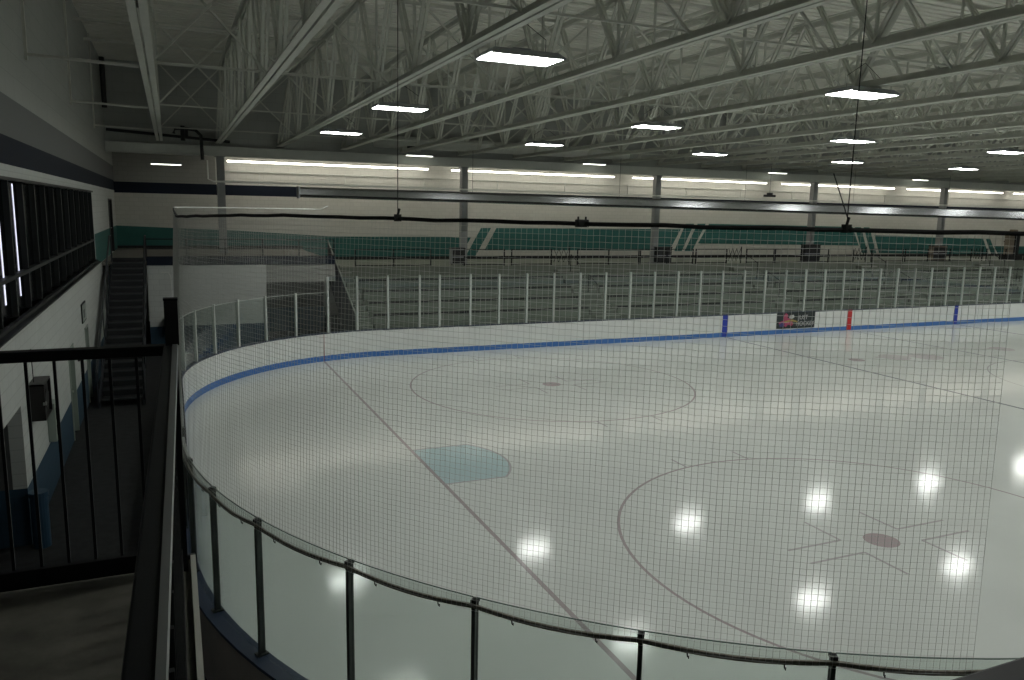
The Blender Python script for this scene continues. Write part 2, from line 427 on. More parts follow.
# top rope runs on past the net's right end
SS = [k*.25 for k in range(int((total-8.6)/.25))]
rp = [netpt(s, ZN)+Vector((0, 0, .003*math.sin(s*9))) for s in SS]
ext = [near(a) for a in (2, 6, 10, 14)]
rp = [Vector((9, -.1, ZN))] + [Vector((x+nx*OFF, y+ny*OFF, ZN)) for x, y, nx, ny in ext] + rp
MB().tube(rp, .017, 'rope', 6).build('top_rope', net)
fp = [netpt(total-8.6+k*.3, ZN+.02) for k in range(29)]
MB().tube(fp + [fp[-1]+Vector((.25, 0, .12))], .022, 'white_pipe', 6).build('far_support_pipe', net)
for i in range(1, n_near+7):      # sagging hem between the posts, behind the glass top
    p, q = st[i], st[i+1]
    if i == 1: continue
    pts = arc_pts(p, q, 8)
    if i == 2: pts = pts[2:]
    n = len(pts); hem = []
    for k, (x, y, nx, ny) in enumerate(pts):
        t = k/(n-1); hem.append(Vector((x+nx*.085, y+ny*.085, ZL-.05-.035*math.sin(PI*t))))
    mb = MB(); mb.tube(hem, .012, 'hem', 5)
    mb.tube([h+Vector((0, 0, -.02)) for h in hem], .010, 'hem', 5)
    mb.build('hem', net)
    for k in (n//4+0, 3*n//4):
        h = hem[k]; MB().tube([h+Vector((0, 0, -.02)), h+Vector((.004, 0, -.055)), h+Vector((.016, 0, -.075)), h+Vector((.016, 0, -.055))], .005, 'gap', 5).build('snap_hook', net)

# hanging cables that hold the rope
def cable(name_s, lab, kind='thin'):
    x, y, z = netpt(name_s, ZN)
    o = thing('net_cable', lab, 'cable', (x, y, z))
    MB().tube([(0, 0, 0), (.03, .02, ROOF-z)], .0035, 'gap', 5).build('wire', o)
    MB().box(-.025, .025, -.02, .02, -.02, .035, 'gap').tube([(0, 0, .03), (.015, 0, .08)], .010, 'gap').build('clamp', o)
    return o
def s_of_near(a): return math.radians(a-AN)*RN
cable(s_of_near(53.7), 'thin dark cable holding the net rope, hanging left of the first far grey column')
c2 = cable(s_of_near(30.4), 'thin dark cable holding the net rope at right, beside the largest right-hand light')
MB().tube([(0, 0, .08), (-.10, .05, .36)], .004, 'gap').build('strut', c2)
for a in (42.8,):
    p = netpt(s_of_near(a), ZN); o = thing('rope_clamp', 'small black clamp on the net rope near the middle', 'clamp', p)
    MB().box(-.045, .045, -.025, .025, -.024, .03, 'gap').build('body', o, bevel=.006)
    MB().tube([(-.03, 0, .03), (-.03, 0, .05)], .007, 'gap').build('bolt', o); MB().tube([(.03, 0, .03), (.03, 0, .05)], .007, 'gap').build('bolt', o)

# ------------------------------------------------------------------ walls
def wall_cells(axis, c0, c1, a0, a1, z0, z1, holes, matf, acuts=(), zcuts=()):
    A = sorted({a0, a1, *[v for h in holes for v in h[:2]], *acuts}); Z = sorted({z0, z1, *[v for h in holes for v in h[2:]], *zcuts})
    A = [v for v in A if a0 <= v <= a1]; Z = [v for v in Z if z0 <= v <= z1]
    mb = MB()
    for i in range(len(A)-1):
        for j in range(len(Z)-1):
            am, zm = (A[i]+A[i+1])/2, (Z[j]+Z[j+1])/2
            if any(h[0] < am < h[1] and h[2] < zm < h[3] for h in holes): continue
            if axis == 'x': mb.box(c0, c1, A[i], A[i+1], Z[j], Z[j+1], matf(am, zm))
            else: mb.box(A[i], A[i+1], c0, c1, Z[j], Z[j+1], matf(am, zm))
    return mb
XL = -2.4

WY0, WY1, WZ0, WZ1 = -5.2, 26.3, 3.68, 5.85
DOORLOW = (17.6, 18.6, -.02, 2.15); DOORUP = (33.6, 35.6, 3.45, 5.7); ALC = (4.6, 11.4, -.02, 2.32)
DOORLOW2 = (21.5, 22.3, -.02, 2.1)
def lm(y, z):
    if z < .95 and y < 28.5: return 'blueblock'
    if z > 7.2: return 'greyup'
    if z > 6.55: return 'greyband'
    if z > 6.1: return 'navy'
    if y > 26.5 and 3.45 < z < 4.5: return 'tealblock'
    return 'white'
M['greyup'] = blockmat('upper_left_wall', (.40, .41, .39), .8, .4)
struct('wall_left', wall_cells('x', XL-.2, XL, -5.6, 38.2, -.02, ROOF, [(WY0, WY1, WZ0, WZ1), DOORLOW, DOORUP, ALC, DOORLOW2], lm, (26.5, 28.5), (.95, 3.45, 4.5, 6.1, 6.55, 7.2)))
# back wall
def bmf(x, z):
    if z > 6.5: return 'cream' if x > 2 else 'greyband2'
    if z > 6.0: return 'navy'
    return 'cream'
M['greyband2'] = blockmat('grey_upper_back', (.30, .30, .28))
bw = struct('wall_back', wall_cells('y', 38.0, 38.2, XL-.2, 76, -.02, ROOF, [], bmf, (2,), (6.0, 6.5)))
# painted stripes on the back wall (x, z polygons)
PAINT = [
    [(XL, 3.46), (6.0, 3.46), (6.0, 2.86), (14.45, 2.86), (14.69, 3.35), (15.09, 4.06), (7.4, 4.05), (3.0, 4.30), (XL, 4.5)],
    [(14.7, 2.86), (15.26, 2.86), (16.27, 4.57), (15.68, 4.56)],
    [(15.91, 3.35), (28.18, 3.3), (28.95, 4.62), (16.6, 4.57)],
    [(28.57, 3.28), (29.11, 3.27), (29.93, 4.97), (29.3, 4.96)], [(29.34, 3.27), (29.88, 3.27), (30.82, 4.98), (30.2, 4.97)],
    [(30.32, 3.75), (43.94, 3.63), (43.20, 4.92), (31.08, 4.98)],
    [(44.33, 3.11), (44.85, 3.11), (44.0, 4.9), (43.45, 4.9)], [(45.14, 3.11), (45.67, 3.11), (44.8, 4.9), (44.28, 4.9)],
    [(45.96, 3.11), (57.49, 2.93), (56.63, 4.16), (45.37, 4.36)], [(57.85, 2.86), (58.4, 2.86), (57.42, 4.15), (56.97, 4.14)],
    [(58.65, 2.86), (57.97, 3.61), (75.9, 3.5), (75.9, 2.86)]]
for poly in PAINT: MB().prism(poly, 1, 37.985, 38.0, 'teal').build('painted_teal_stripe', bw)
# baseboard of the walkway
mb = MB().box(6.0, 75.9, 37.93, 37.984, 2.86, 3.02, 'gap'); struct('baseboard_back', mb)
mb = MB().box(XL, 6.0, 37.93, 37.984, 3.46, 3.58, 'gap'); struct('baseboard_back_left', mb)
struct('wall_right', MB().box(76, 76.2, -5.8, 38.2, -.02, ROOF, 'cream'))
struct('wall_front', MB().box(XL-.2, 76.2, -5.8, -5.6, -.02, ROOF, 'white'))
# upper bulkhead, beam and soffit over the walkway
struct('wall_bulkhead', MB().box(XL, 76, 34.0, 34.12, 8.02, ROOF, 'greywall'))
tag(MB().box(XL, 76, 33.86, 34.14, 7.62, 8.02, 'beam').box(XL, 76, 33.80, 34.2, 7.60, 7.64, 'beam').box(XL, 76, 33.80, 34.2, 7.99, 8.02, 'beam').build('long_beam'),
    'long grey steel beam running along the tops of the far columns', 'beam')
struct('ceiling_walkway', MB().box(XL, 76, 34.2, 38, 8.02, 8.1, 'offwhite'))
# roof deck: ribbed metal
mb = MB(); prof = []
y = -5.6
while y < 34.0:
    prof += [(y, ROOF), (y+.17, ROOF), (y+.18, ROOF+.09), (y+.26, ROOF+.09), (y+.27, ROOF)]; y += .30
prof.append((34.0, ROOF)); n = len(prof)
vs_ = [(x, a, z) for x in (XL-.2, 76.2) for a, z in prof]
mb.add(vs_, [(i, i+1, n+i+1, n+i) for i in range(n-1)], 'deck')
struct('ceiling', mb)
struct('roof_slab', MB().box(XL-.2, 76.2, -5.8, 38.2, ROOF+.1, ROOF+.2, 'gap'))

# left wall: alcove, windows, doors
mb = MB()
def alc(y0, y1, z0, z1, depth, m, blue=True):
    x0 = XL-.2-depth
    for za, zb, mm in (((z0, .95, 'blueblock'), (.95, z1, m)) if blue else ((z0, z1, m),)):
        mb.box(x0, XL-.2, y1, y1+.08, za, zb, mm); mb.box(x0, XL-.2, y0-.08, y0, za, zb, mm); mb.box(x0-.08, x0, y0-.08, y1+.08, za, zb, mm)
    mb.box(x0, XL-.2, y0-.08, y1+.08, z1, z1+.08, m)
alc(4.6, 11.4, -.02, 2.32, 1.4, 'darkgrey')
struct('wall_alcove', mb)
win = bpy.data.objects.new('window_1', None); C.objects.link(win); win['kind'] = 'structure'
fr = MB(); fr.box(XL-.18, XL+.07, WY0, WY1, WZ0-.06, WZ0, 'frame'); fr.box(XL-.18, XL+.05, WY0, WY1, WZ1, WZ1+.05, 'frame')
yk = WY1
pitch = 1.309
ks = 0
while yk > WY0:
    fr.box(XL-.14, XL+.0, yk-.03, yk+.03, WZ0, WZ1, 'frame'); yk -= pitch; ks += 1
fr.box(XL-.13, XL+.01, WY0, WY1, 4.30, 4.36, 'frame')
fr.build('window_frame', win)
MB().box(XL-.10, XL-.09, WY0, WY1, WZ0, WZ1, 'winglass').build('window_pane', win)
MB().box(XL+.0, XL+.16, WY0, WY1+.05, WZ0-.09, WZ0-.055, 'frame').build('window_sill', win)
for y0, w in ((11.40, .09), (12.76, .08)):
    MB().box(XL-.088, XL-.084, y0, y0+w, WZ0+.25, WZ1-.03, 'daylight').build('daylight_gap', win)
def door(name, y0, y1, z0, z1, m, side=.06):
    d = bpy.data.objects.new(name, None); C.objects.link(d); d['kind'] = 'structure'
    MB().box(XL-.18, XL+.02, y0, y0+side, z0, z1, m).box(XL-.18, XL+.02, y1-side, y1, z0, z1, m).box(XL-.18, XL+.02, y0, y1, z1-side, z1, m).build('door_frame', d)
    MB().box(XL-.13, XL-.08, y0+side, y1-side, z0+.01, z1-side, m).build('door_leaf', d)
    MB().box(XL-.08, XL-.03, y1-side-.12, y1-side-.08, z0+1.0, z0+1.03, 'alu').box(XL-.045, XL-.03, y1-side-.22, y1-side-.08, z0+1.0, z0+1.03, 'alu').build('door_handle', d)
door('door_1', *DOORLOW, 'doorpaint'); door('door_2', *DOORUP, 'gap'); door('door_3', *DOORLOW2, 'doorpaint')

# white conduits on the upper left wall
conds = [(7.4, 9.6, 'nearest the camera'), (14.6, 9.4, 'the second along'), (21.8, 9.0, 'the third along'), (28.9, 8.9, 'the farthest')]
for y, zt, w in conds:
    o = thing('wall_conduit', 'pale steel brace bar between the upper left wall and first truss, ' + w, 'brace', (XL, y, 8.2))
    MB().bar((.0, 0, 0), (XL*-1-.5, 0, -.05), .07, .05, 'steel').build('bar', o)
    MB().box(0, .05, -.05, .05, -.10, ROOF-8.2, 'steel').build('wall_post', o)
o = MB().tube([(XL+.08, 33.6, ROOF), (XL+.08, 33.6, 9.3)], .11, 'gap', 8).build('drain_pipe')
tag(o, 'black vertical drain pipe in the upper left corner', 'pipe')
o = thing('black_pipe', 'black pipe running along the beam at upper left then bending down', 'pipe', (0, 33.5, 0))
MB().tube([(-2.3, 0, 8.45), (2.4, 0, 8.2)], .06, 'gap', 8).build('main_pipe', o)
MB().tube([(.2, 0, 8.42), (.25, -.02, 8.62), (.6, -.02, 8.66), (1.05, -.02, 8.6), (1.25, -.02, 8.4), (1.28, -.02, 7.4)], .07, 'gap', 8).build('bent_pipe', o)
MB().tube([(.55, -.02, 8.75), (.55, -.02, 8.15)], .09, 'gap', 8).tube([(.7, -.02, 8.7), (.7, -.02, 8.3)], .06, 'gap', 8).build('valve', o)

# ------------------------------------------------------------------ columns
CX = [2.0, 13.2, 24.4, 35.6, 46.8, 58.0, 69.2]
for k, x in enumerate(CX):
    o = thing('steel_column', 'grey steel column at the back of the bleachers, %s counted from the left' % ORD[k], 'column', (x, 34.0, 2.85 if k else 3.45), 0, 'columns behind the bleachers')
    h = 7.6-o.location.z
    m = 'column'
    MB().box(-.16, .16, -.16, -.13, 0, h, m).box(-.16, .16, .13, .16, 0, h, m).box(-.02, .02, -.13, .13, 0, h, m).box(-.16, -.13, -.13, .13, 0, h, m).build('shaft', o)
    MB().box(-.24, .24, -.24, .24, 0, .03, m).build('base_plate', o)
    MB().box(-.2, .2, -.19, .2, h-.04, h, m).build('cap_plate', o)

# ------------------------------------------------------------------ trusses
TX = [-.35, 1.95, 4.5, 7.3, 10.05, 12.95] + [15.83+2.85*k for k in range(21)]
ZC0, ZC1 = 8.12, 10.50
nodes = [.45+3.1*k for k in range(-1, 11)]
YE = nodes[-1]-1.55
def web(a, b):
    mb = MB()
    for dx in (-.048, .048): mb.bar((dx, *a), (dx, *b), .034, .06, 'steel', up=(1, 0, 0))
    return mb
proto = thing('roof_truss', 'white open-web roof truss, first counted from the left wall', 'truss', (TX[0], 0, 0), 0, 'roof trusses')
mb = MB()
for sx in (-1, 1):
    mb.box(sx*.02 if sx > 0 else -.13, .13 if sx > 0 else -.02, -5.4, 33.9, ZC0, ZC0+.022, 'steel')
    mb.box(sx*.02 if sx > 0 else -.045, .045 if sx > 0 else -.02, -5.4, 33.9, ZC0+.022, ZC0+.14, 'steel')
mb.build('bottom_chord', proto)
mb = MB()
for sx in (-1, 1):
    mb.box(.02 if sx > 0 else -.13, .13 if sx > 0 else -.02, -5.4, YE, ZC1+.12, ZC1+.145, 'steel')
    mb.box(.02 if sx > 0 else -.045, .045 if sx > 0 else -.02, -5.4, YE, ZC1, ZC1+.12, 'steel')
    mb.bar((sx*.06, YE, ZC1+.08), (sx*.06, 33.9, ZC0+.15), .07, .10, 'steel')
mb.build('top_chord', proto)
ws = {}
def webpart(kind, y):
    if kind not in ws:
        if kind == 'up': mbb = web((0, ZC0+.08), (1.55, ZC1+.06))
        elif kind == 'down': mbb = web((0, ZC0+.08), (-1.55, ZC1+.06))
        else: mbb = MB().bar((0, 0, ZC0+.08), (0, 0, ZC1+.06), .045, .045, 'steel')
        o = mbb.build('web_member', proto); ws[kind] = o
    else:
        o = ws[kind].copy(); C.objects.link(o); o.parent = proto
    o.location = (0, y, 0)
for y in nodes:
    if y < YE: webpart('vert', y)
    if y+1.55 < YE+.1: webpart('up', y)
    if y-1.55 > -5.4: webpart('down', y)
index_kids(proto)
for k, x in enumerate(TX[1:]):
    dup(proto, (x, 0, 0), label='white open-web roof truss, %s counted from the left wall' % ORD[k+1])
# cross bracing between trusses
bproto = None
BY = [7.5, 14.6, 21.8, 28.9]
BYN = ['nearest', 'second nearest', 'third nearest', 'farthest']
def brace(dx):
    o = thing('cross_brace', '', 'brace', (0, 0, 0), 0, 'cross braces between trusses')
    MB().bar((.05, 0, ZC0+.1), (dx-.05, 0, ZC1+.05), .04, .04, 'steel').build('diagonal', o)
    MB().bar((.05, .05, ZC1+.05), (dx-.05, .05, ZC0+.1), .04, .04, 'steel').build('diagonal', o)
    MB().bar((0, .1, ZC0+.15), (dx, .1, ZC0+.15), .035, .035, 'steel').build('strut', o)
    MB().bar((0, .1, ZC1-.05), (dx, .1, ZC1-.05), .035, .035, 'steel').build('strut', o)
    index_kids(o); return o
protos = {}
for k in range(len(TX)-1):
    dx = round(TX[k+1]-TX[k], 3)
    for j, y in enumerate(BY):
        lab = 'crossed steel brace between %s and %s roof trusses, %s row' % (ORD[k], ORD[k+1], BYN[j])
        if dx not in protos:
            protos[dx] = brace(dx); protos[dx].location = (TX[k], y, 0); protos[dx]['label'] = lab
        else: dup(protos[dx], (TX[k], y, 0), label=lab)
# bridging rods along the roof
for k in range(9):
    y = 2.0+3.1*k
    tag(MB().box(XL+.02, 75.5, y-.03, y+.03, ZC1+.15, ZC1+.23, 'steel').build('roof_purlin'), 'long pale purlin across the tops of the trusses, %s from the camera' % ORD[k], 'purlin', 'roof purlins')
# sprinkler pipe
tag(MB().tube([(3.2, -5, 10.2), (3.2, 33.8, 10.2)], .05, 'steel', 8).build('sprinkler_pipe'), 'pale sprinkler pipe under the roof deck between second and third trusses', 'pipe')
tag(MB().tube([(11.5, -5, 10.2), (11.5, 33.8, 10.2)], .05, 'steel', 8).build('sprinkler_pipe'), 'pale sprinkler pipe under the roof deck between fifth and sixth trusses', 'pipe')
tag(MB().tube([(26.0, -5, 8.6), (26.0, 33.8, 8.6)], .07, 'steel', 8).build('sprinkler_pipe'), 'pale pipe crossing beside the eleventh truss', 'pipe')

# ------------------------------------------------------------------ high-bay lights
lp = thing('high_bay_light', '', 'light', (0, 0, 0), 0, 'ceiling lights over the ice')
hb = MB(); a, b = .66, .37
for k, (z0, z1, w0, w1) in enumerate(((.012, .11, 1.0, .86),)):
    vs_ = [(-a*w0, -b*w0, z0), (a*w0, -b*w0, z0), (a*w0, b*w0, z0), (-a*w0, b*w0, z0), (-a*w1, -b*w1*.8, z1), (a*w1, -b*w1*.8, z1), (a*w1, b*w1*.8, z1), (-a*w1, b*w1*.8, z1)]
    hb.add(vs_, [(3, 2, 1, 0), (4, 5, 6, 7), (0, 1, 5, 4), (1, 2, 6, 5), (2, 3, 7, 6), (3, 0, 4, 7)], 'housing')
hb.box(-a*.98, a*.98, -b*.98, -b*.94, -.006, .012, 'housing').box(-a*.98, a*.98, b*.94, b*.98, -.006, .012, 'housing')
hb.build('housing', lp)
MB().box(-.62, .62, -.335, .335, .0, .010, 'lamp').build('lens', lp)
MB().box(-.15, .15, -.07, .07, .11, .17, 'housing').build('ballast_box', lp)
MB().tube([(-.45, 0, .1), (-.45, 0, .35), (0, 0, .62)], .006, 'gap', 4).tube([(.45, 0, .1), (.45, 0, .35), (0, 0, .62)], .006, 'gap', 4).build('hanger_wire', lp)
index_kids(lp)
LX = [5.3+7.55*k for k in range(9)]; LY = [24.2, 16.8, 9.45, 1.9]
RN = ['over the far boards', 'over the far half of the ice', 'over the near half of the ice', 'over the near boards']
first = True
for j, y in enumerate(LY):
    for k, x in enumerate(LX):
        lab = 'ceiling light, %s from the left, row %s' % (ORD[k], RN[j])
        if first: lp.location = (x, y, 7.98); lp['label'] = lab; first = False
        else: dup(lp, (x, y, 7.98), label=lab)
# bleacher strip lights
sp = thing('strip_light', 'small strip light over the bleachers, first from the left', 'light', (10.7, 33.2, 7.95), 0, 'strip lights over the bleachers')
MB().box(-.65, .65, -.09, .09, .04, .10, 'housing').box(-.65, .65, -.14, -.12, .03, .06, 'housing').box(-.65, .65, .12, .14, .03, .06, 'housing').box(-.65, -.63, -.14, .14, .03, .1, 'housing').box(.63, .65, -.14, .14, .03, .1, 'housing').build('housing', sp)
MB().tube([(-.62, -.05, .018), (.62, -.05, .018)], .02, 'tube_white', 8).tube([(-.62, .05, .018), (.62, .05, .018)], .02, 'tube_white', 8).build('tube', sp)
index_kids(sp)
for k, x in enumerate([20.0, 32.0, 43.5, 55.5]): dup(sp, (x, 33.2, 7.95), label='small strip light over the bleachers, %s from the left' % ORD[k+1])
dup(sp, (-.15, 36.2, 7.25), label='strip light over the upper landing at far left')
# long cove tubes between columns
cp = thing('cove_light', '', 'light', (0, 0, 0), 0, 'cove lights above the walkway')
MB().box(0, 10.0, -.06, .06, .03, .09, 'offwhite').build('housing', cp)
MB().tube([(.05, 0, .0), (9.95, 0, .0)], .065, 'tube', 6).build('tube', cp)
index_kids(cp); f = True
for k, x in enumerate(CX[:-1]):
    for y, z, w, dx in ((35.2, 7.80, 'front', .7), (37.3, 7.60, 'back', .45)):
        lab = 'long warm cove light, %s row in the %s bay right of the leftmost column' % (w, ORD[k])
        if f: cp.location = (x+dx, y, z); cp['label'] = lab; f = False
        else: dup(cp, (x+dx, y, z), label=lab)

# ------------------------------------------------------------------ duct over the bleachers and pipes
dct = thing('air_duct', 'long shiny silver duct hanging over the bleachers', 'duct', (4.7, 30, 0))
sec = []
prof = [(-.10, 5.93), (-.16, 6.02), (-.10, 6.24), (.0, 6.30), (.22, 6.30), (.30, 6.2), (.30, 5.95), (.2, 5.90)]
mb = MB()
N = 58
vs_ = [];
for k in range(N+1):
    x = 57.0*k/N; dz = -.0028*x
    for yy_, zz in prof: vs_.append((x, yy_, zz+dz-(.004*x if zz < 6.1 else 0)))
n = len(prof)
fs_ = [(k*n+i, k*n+(i+1) % n, (k+1)*n+(i+1) % n, (k+1)*n+i) for k in range(N) for i in range(n)]
fs_ += [tuple(range(n))[::-1], tuple(N*n+i for i in range(n))]
mb.add(vs_, fs_, 'duct'); mb.build('duct_body', dct)
MB().box(-.02, .03, -.18, .33, 5.86, 6.34, 'housing').build('end_plate', dct)
for k in range(1, 8):
    MB().tube([(k*7.5, .1, 6.3), (k*7.5, .1, 8.1)], .008, 'gap', 4).build('hanger_rod', dct)
tag(MB().tube([(1.3, 29.7, 7.2), (1.3, 29.7, 6.5), (1.5, 29.75, 6.42), (5.5, 29.8, 6.42), (61, 29.8, 6.36)], .035, 'beam', 6).build('gas_pipe'), 'thin grey pipe running along the top of the silver duct', 'pipe')
tag(MB().tube([(2.4, 37.9, 7.15), (74, 37.9, 7.15)], .025, 'beam', 5).build('wall_conduit'), 'thin grey conduit running along the upper cream back wall', 'conduit')
for k in range(11):
    x = 4.0+4.2*k
    tag(MB().box(x-.02, x+.02, 37.94, 37.98, 6.5, 7.15, 'beam').box(x-.05, x+.05, 37.93, 37.98, 7.1, 7.2, 'beam').build('conduit_drop'), 'thin vertical conduit on the upper cream back wall, %s from the left' % ORD[k], 'conduit', 'conduit drops')
# vents near the bulkhead
o = thing('wall_vent', 'dark square vent in a pale duct above the walkway near the first cable', 'vent', (10.3, 33.2, 8.15))
MB().box(-.45, .45, -.1, .4, 0, .28, 'steel').build('vent_box', o); MB().box(-.22, .22, -.12, -.1, .03, .25, 'gap').build('grille', o)
o = thing('round_duct', 'long pale horizontal duct under the roof along the bulkhead', 'duct', (8, 33.3, 8.55))
MB().tube([(.6, 0, 0), (14, 0, 0)], .28, 'beam', 14).build('duct_body', o, smooth=True)

# ------------------------------------------------------------------ left: lower back wall, concourse slab, recess, stairs
SY = 28.6
def lowm(x, z): return 'blueblock' if z < 1.05 else 'white'
struct('wall_lower_back', wall_cells('y', SY-.03, SY+.2, -.95, 3.2, -.02, 3.3, [], lowm, (), (1.05,)))
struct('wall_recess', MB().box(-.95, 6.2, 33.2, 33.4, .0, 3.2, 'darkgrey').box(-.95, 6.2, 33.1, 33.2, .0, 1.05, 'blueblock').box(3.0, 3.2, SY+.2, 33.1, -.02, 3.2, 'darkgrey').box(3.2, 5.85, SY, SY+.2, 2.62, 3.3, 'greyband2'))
struct('floor_concourse', MB().box(XL, 5.85, SY, 38, 3.31, 3.44, 'concrete'))
struct('trim_fascia', MB().box(-.95, 5.85, SY-.05, SY, 3.31, 3.62, 'navy').box(-.95, 5.85, SY-.055, SY+.02, 3.62, 3.64, 'rail'))
# railing of the concourse
o = thing('concourse_railing', 'black railing along the left upper concourse edge above the white wall', 'railing', (0, SY+.08, 3.46))
for z in (.15, .45, .80): MB().bar((-.95, 0, z), (5.82, 0, z), .035, .035, 'rail').build('rail', o)
for k in range(6): MB().bar((-.95+1.355*k, 0, 0), (-.95+1.355*k, 0, .82), .04, .04, 'rail').build('post', o)
# stairs on the left
NS = 19; y0, y1, zt = 20.9, 28.75, 3.44
o = thing('staircase', 'dark steel staircase climbing to the upper landing at far left', 'staircase', (0, 0, 0))
for k in range(NS):
    z = zt*(k+1)/NS; ya = y0+(y1-y0)*k/NS; yb = ya+(y1-y0)/NS+.03
    t = MB().box(-2.06, -1.04, ya, yb, z-.04, z, 'tread').box(-2.06, -1.04, yb-.03, yb-.01, z, z+zt/NS-.04, 'tread').build('tread', o)
    MB().box(-2.06, -1.04, ya-.012, ya+.025, z-.035, z+.004, 'nosing').build('nosing', t)
for x in (-2.1, -1.0):
    MB().prism([(y0-.15, -.02), (y0+.3, -.02), (y1+.15, zt-.35), (y1+.15, zt+.05), (y0-.15, .12)], 0, x-.025, x+.025, 'railgrey').build('stringer', o)
for x, m in ((-2.12, 'railgrey'), (-.98, 'rail')):
    h = MB(); h.tube([(x, y0-.1, .0), (x, y0-.1, .95), (x, y1, zt+.92), (x, y1+.6, zt+.92), (x, y1+.6, zt)], .028, m, 6)
    for k in range(1, 5): yy = y0+(y1-y0)*k/5; h.tube([(x, yy, zt*k/5), (x, yy, zt*k/5+.95)], .02, m, 5)
    h.build('handrail', o)
# small items on the left
o = thing('heater_unit', 'black wall heater box with round grille on the lower left wall', 'heater', (XL, 12.0, 1.9)); o.scale = (.75, .85, .63)
MB().box(.02, .34, 0, .04, 0, .98, 'screen').box(.02, .34, .86, .90, 0, .98, 'screen').box(.02, .34, 0, .9, .94, .98, 'screen').box(.02, .34, 0, .9, 0, .04, 'screen').box(.0, .28, .04, .86, .04, .94, 'gap').build('casing', o)
MB().box(.285, .30, .1, .8, .44, .48, 'alu').tube([(.29, .45, .48), (.32, .45, .48)], .25, 'screen', 16).build('grille', o)
MB().box(.30, .36, -.01, .1, .42, .50, 'alu').build('bracket', o)
MB().tube([(.1, .3, .98), (.1, .25, 1.9)], .01, 'gap', 5).build('cord', o)
o = thing('payphone', 'small pale wall box with dark slots beside the black heater', 'wall box', (XL, 13.9, 1.0))
MB().box(0, .14, 0, .4, 0, .75, 'doorpaint').build('casing', o, bevel=.01)
MB().box(.14, .15, .08, .32, .42, .65, 'gap').build('slot', o); MB().box(.14, .15, .08, .32, .12, .32, 'gap').build('slot', o)
o = thing('thermostat', 'small dark thermostat on the left wall beside the pale door', 'thermostat', (XL, 19.4, 1.55))
MB().box(0, .05, 0, .16, 0, .22, 'gap').build('body', o); MB().box(.05, .055, .03, .13, .12, .18, 'frame').build('dial', o)
o = thing('notice_board', 'small framed light notice on the white left wall below the windows', 'notice', (XL, 20.9, 2.3))
MB().box(0, .03, 0, 1.0, 0, .52, 'frame').build('frame', o); MB().box(.03, .035, .05, .95, .04, .48, 'doorpaint').build('sheet', o)
MB().box(.035, .04, .25, .6, .12, .34, 'greyband').build('picture', o)
o = thing('waste_bin', 'blue round waste bin against the lower left wall by the alcove', 'bin', (-2.24, 11.3, -.02))
MB().tube([(0, 0, 0), (0, 0, .85)], .13, 'binblue', 18).build('body', o, smooth=False); MB().tube([(0, 0, .85), (0, 0, .93)], .145, 'binblue', 18).build('lid', o)
o = thing('drinking_fountain', 'small white and black fountain box at the blue band of the lower back wall', 'drinking fountain', (-.45, SY, .75))
MB().box(0, .34, -.35, 0, 0, .45, 'gap').build('cabinet', o); MB().box(0, .18, -.37, .0, .08, .58, 'offwhite').build('side_panel', o); MB().box(-.02, .36, -.37, .0, .58, .63, 'alu').build('basin', o)
o = MB().tube([(-.5, SY-.02, 3.05), (-.25, SY-.02, 3.05), (-.18, SY-.02, 2.9), (-.15, SY-.02, 1.9)], .02, 'beam', 5).build('wall_pipe')
tag(o, 'thin grey pipe bending down the white lower back wall', 'pipe')
o = thing('corner_sign', 'black upright box standing on the corner of the near black railing', 'box', (-.088, 1.0, 4.92))
MB().box(-.028, .028, -.03, .03, 0, .20, 'gap').build('casing', o); MB().box(-.03, .03, -.032, .032, .2, .208, 'rail').build('cap', o)

# ------------------------------------------------------------------ viewing platform and railings
struct('floor_platform', MB().box(XL, -.06, -5.6, 1.10, 3.62, 3.85, 'platform').box(-.06, 8, -5.6, -2.1, 3.62, 3.85, 'platform'))
struct('trim_platform', MB().box(-.058, -.035, -2.1, 1.10, 3.60, 3.87, 'offwhite').box(XL, -.035, 1.102, 1.12, 3.60, 3.87, 'railgrey'))
rl = thing('platform_railing', 'black flat-topped balcony railing turning a corner in front of the camera', 'railing', (0, 0, 0))
MB().prism([(-.165, -2.18), (-.12, -2.18), (-.088, 1.035), (-.125, 1.035)], 2, 4.875, 4.92, 'rail').build('top_rail', rl, bevel=.006)
MB().prism([(-.12, -2.1), (-.108, -2.1), (-.066, 1.035), (-.088, 1.035)], 2, 4.88, 4.925, 'rail_glint').build('edge_highlight', rl)  # pale grey strip paints in the highlight along the rail's edge
MB().box(XL, -.078, .965, 1.035, 4.875, 4.92, 'rail').build('top_rail', rl, bevel=.006)
MB().box(-.165, 8, -2.18, -2.10, 4.875, 4.92, 'rail').build('top_rail', rl, bevel=.006)
MB().box(XL, -.09, .97, 1.03, 3.88, 3.96, 'rail').build('bottom_rail', rl)
MB().box(-.15, -.09, -2.1, 1.03, 3.88, 3.96, 'rail').build('bottom_rail', rl)
MB().box(-.1, 8, -2.11, -2.05, 3.88, 3.96, 'rail').build('bottom_rail', rl)
MB().box(-.13, -.07, .97, 1.03, 3.85, 4.87, 'rail').build('corner_post', rl)
MB().box(-.15, -.09, -2.11, -2.05, 3.85, 4.86, 'rail').build('corner_post', rl)
k = 0
bal = MB().bar((0, 0, 3.95), (0, 0, 4.88), .012, .012, 'rail').build('baluster', rl); bal.location = (-.238, 1.0, 0)
def baladd(x, y):
    c = bal.copy(); C.objects.link(c); c.parent = rl; c.location = (x, y, 0)
x = -.343
while x > XL: baladd(x, 1.0); x -= .105
y = .875
while y > -2.0: baladd(-.10, y); y -= .125
x = .03
while x < 3.5: baladd(x, -2.08); x += .125

